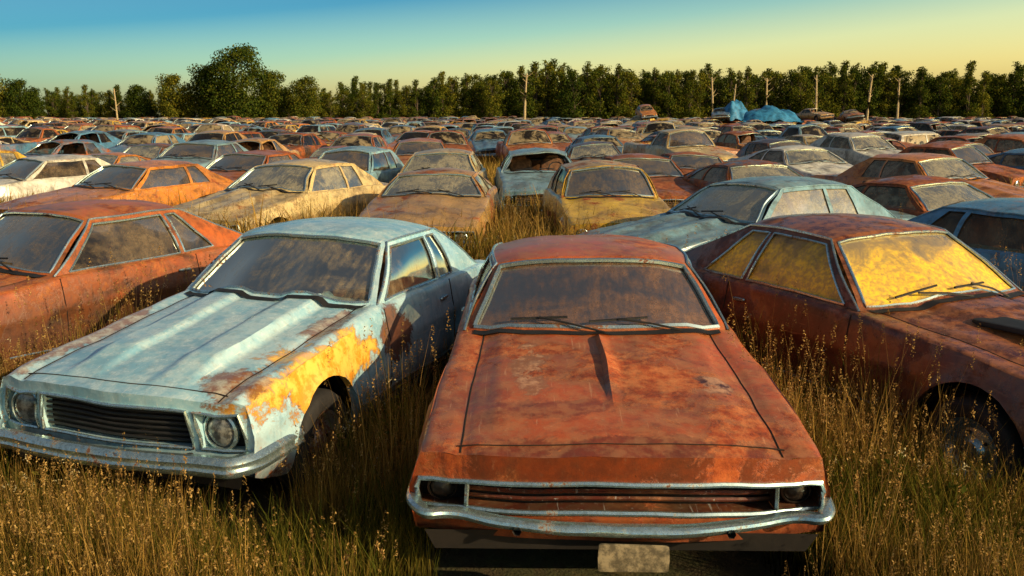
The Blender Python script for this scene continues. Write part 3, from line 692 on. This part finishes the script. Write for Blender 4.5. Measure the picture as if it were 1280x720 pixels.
# ------------------------------------------------------------------ trees
def leaf_mat(name,ca,cb,cc):
    m,nt,out=newmat(name); geo=nd(nt,'ShaderNodeNewGeometry'); oi=nd(nt,'ShaderNodeObjectInfo'); tc=nd(nt,'ShaderNodeTexCoord')
    n=noi(nt,tc.outputs['Object'],.6,3,.5)
    f=mth(nt,'ADD',mth(nt,'MULTIPLY',geo.outputs['Random Per Island'],.35),mth(nt,'ADD',mth(nt,'MULTIPLY',oi.outputs['Random'],.3),mth(nt,'MULTIPLY',n,.4)))
    col=ramp(nt,f,[(.25,ca),(.5,cb),(.8,cc)])
    d=nd(nt,'ShaderNodeBsdfDiffuse',{'Color':col}); t=nd(nt,'ShaderNodeBsdfTranslucent',{'Color':col})
    mx=nd(nt,'ShaderNodeMixShader',{0:.25,1:d.outputs[0],2:t.outputs[0]}); nt.links.new(mx.outputs[0],out.inputs[0]); return m
M['leaf']=leaf_mat('tree_foliage',(.022,.042,.008),(.068,.090,.012),(.20,.175,.020))
M['bark']=simple_mat('bark',(.10,.07,.045),.9)
M['pale']=simple_mat('weathered_pale_wood',(.50,.38,.20),.85)
def tree_mesh(name,h,w,conic,seed,nl=4200,ls=.30,trunk=.05,nlb=30):
    r=np.random.default_rng(seed); mb=MB()
    lean=r.normal(0,.3,2)
    mb.tube([(lean[0]*t*t,lean[1]*t*t,h*.85*t) for t in lin(0,1,7)],.02*h,'bark',7,[1-.85*t for t in lin(0,1,7)])
    lobes=[]
    for i in range(nlb):
        t=trunk+(1-trunk)*(i+r.random())/nlb; prof=(1-t)**.75*1.05+.10 if conic else math.sqrt(max(0.05,1-((t-.42)/.66)**2))
        a=r.uniform(0,6.283); q=w*.5*prof*r.uniform(.25,.75)
        c=np.array([q*math.cos(a)+lean[0]*t,q*math.sin(a)+lean[1]*t,h*min(t,.95)]); rad=w*(.12+.10*r.random())*(.45+.6*prof)
        lobes.append((c,rad)); b0=h*max(.08,t-.2)
        mb.tube([(lean[0]*t*t,lean[1]*t*t,b0),tuple((np.array([0,0,b0])+c)/2+np.array([0,0,.1])),tuple(c)],.007*h,'bark',5,[1,.7,.3])
    if not conic: lobes.append((np.array([lean[0],lean[1],h*.93]),w*.13))
    rs=np.array([l[1] for l in lobes]); pr=rs**2/np.sum(rs**2); idx=r.choice(len(lobes),nl,p=pr)
    C=np.array([l[0] for l in lobes])[idx]; rad=rs[idx][:,None]
    d=r.normal(size=(nl,3)); d/=np.linalg.norm(d,axis=1)[:,None]
    p=C+d*rad*(r.random((nl,1))**.4)*np.array([1.1,1.1,.85]) + r.normal(0,.14,(nl,3))
    n=d+r.normal(0,.5,(nl,3)); n/=np.linalg.norm(n,axis=1)[:,None]
    t1=np.cross(n,r.normal(size=(nl,3))); t1/=np.linalg.norm(t1,axis=1)[:,None]; t2=np.cross(n,t1)
    s=ls*r.uniform(.5,1.3,(nl,1))
    Vv=np.stack([p-t1*s*.5,p-t2*s*.35,p+t1*s*.5,p+t2*s*.35],1).reshape(-1,3)
    b=mb.n; mb.v.append(Vv); mb.n+=len(Vv); k=mb.mi('leaf')
    for i in range(nl): mb.f.append((b+4*i,b+4*i+1,b+4*i+2,b+4*i+3)); mb.m.append(k)
    return mb.build(name)
T=[tree_mesh('t0',9.2,5.6,False,1),tree_mesh('t1',10.4,5.2,True,2),tree_mesh('t2',8.8,6.2,False,3),tree_mesh('t3',10.9,4.8,True,4),tree_mesh('t4',9.4,5.0,False,5)]
random.seed(11)
tp=[[] for _ in T]
for rowy,spx in ((163,2.1),(168,2.1),(174,2.1)):
    x=-135
    while x<150:
        x+=spx*random.uniform(.6,1.4)
        k=random.choices(range(5),[2,4,2,3,3])[0]
        px=x/rowy; s=random.uniform(.86,1.08)+.05*math.sin(px*23)+.03*math.sin(px*71)
        if px<-.19: s*=.60
        elif px<-.10: s*=.74
        elif px<-.04: s*=.86
        tp[k].append((x,rowy+random.uniform(-2,2),-.1,s,random.uniform(0,6.28)))
for i,t in enumerate(T): instancer('distant_tree_line',t,'tree',tp[i])
bt=tree_mesh('big',12.5,12,False,21,13000,.40,.06,46); bt2=tree_mesh('big2',11,10,False,22,10000,.40,.06,38)
for (x,y,s,m_) in ((-45.5,152,1.0,bt),(-50.5,155,.88,bt2),(-56,154,.74,bt2),(-40,156,.80,bt2),(-34.5,155,.62,bt),(-84.5,148,.80,bt),(-79.5,150,.66,bt2),(-90,150,.8,bt2),(-63,157,.6,bt2)):
    o=bpy.data.objects.new('broadleaf_tree',m_); sc.collection.objects.link(o); o.location=(x,y,-.1); o.scale=(s,)*3; o.rotation_euler=(0,0,random.uniform(0,6))
def trunk_mesh(name,h,seed):
    r=random.Random(seed); mb=MB(); dx=r.uniform(-.4,.4)
    mb.tube([(dx*t*t,0,h*t) for t in lin(0,1,6)],.19,'pale',7,[1-.5*t for t in lin(0,1,6)])
    for k in range(7):
        z=h*r.uniform(.45,.98); a=r.uniform(0,6.28); l=r.uniform(.4,1.2); mb.tube([(dx*.7,0,z),(dx*.7+math.cos(a)*l*.5,math.sin(a)*l*.5,z+l*.3),(dx*.7+math.cos(a)*l,math.sin(a)*l,z+l*.7)],.05,'pale',5,[1,.6,.2])
    return mb.build(name)
TR=[trunk_mesh('tr%d'%i,7,i) for i in range(3)]
for i,(x,y,s) in enumerate(((1.6,118,1.0),(-52,122,.75),(26,120,.95),(34,124,.95),(40,122,1.0),(46,120,1.0),(52,125,.95),(30,126,.85))):
    o=bpy.data.objects.new('bare_tree_trunk',TR[i%3]); sc.collection.objects.link(o); o.location=(x,y,0); o.scale=(s,)*3; o.rotation_euler=(0,0,i*1.3)
# ------------------------------------------------------------------ light and sky
el=22; sd=Vector((.80,-.50,0)).normalized()
w=bpy.data.worlds.new('World'); sc.world=w; w.use_nodes=True; nt=w.node_tree; nt.nodes.clear()
sky=nd(nt,'ShaderNodeTexSky',sky_type='NISHITA'); sky.sun_disc=False; sky.sun_elevation=R(el); sky.sun_rotation=math.atan2(sd.x,sd.y); sky.air_density=1.0; sky.dust_density=2.0; sky.ozone_density=1.5
tc=nd(nt,'ShaderNodeTexCoord'); sp=nd(nt,'ShaderNodeSeparateXYZ',{0:tc.outputs['Generated']})
e=mth(nt,'ADD',sp.outputs[2],mth(nt,'MULTIPLY',sp.outputs[0],-.11))
tint=ramp(nt,e,[(.0,(1.0,.80,.38)),(.04,(.82,.76,.44)),(.08,(.38,.54,.46)),(.13,(.085,.27,.38)),(.22,(.12,.20,.25)),(.5,(.30,.27,.235))])
tint=mixc(nt,1.0,tint,(3.3,3.2,3.1),'MULTIPLY')
colr=mixc(nt,1.0,sky.outputs[0],tint,'MULTIPLY')
bg=nd(nt,'ShaderNodeBackground',{'Color':colr,'Strength':.10}); ow=nd(nt,'ShaderNodeOutputWorld',{0:bg.outputs[0]})
ld=bpy.data.lights.new('sun','SUN'); ld.energy=5.0; ld.angle=R(.5); ld.color=(1,.76,.43)
lo=bpy.data.objects.new('sun',ld); sc.collection.objects.link(lo)
dirv=Vector((sd.x*math.cos(R(el)),sd.y*math.cos(R(el)),math.sin(R(el))))
lo.rotation_euler=dirv.to_track_quat('Z','Y').to_euler()
# ------------------------------------------------------------------ camera
cd=bpy.data.cameras.new('camera'); cd.lens=32; cd.sensor_width=36; cd.clip_end=3000
co=bpy.data.objects.new('camera',cd); sc.collection.objects.link(co); co.location=(0,0,2.14); co.rotation_euler=(R(90-10.9),0,0); sc.camera=co
sc.view_settings.view_transform='Standard'; sc.view_settings.look='None'; sc.view_settings.exposure=0
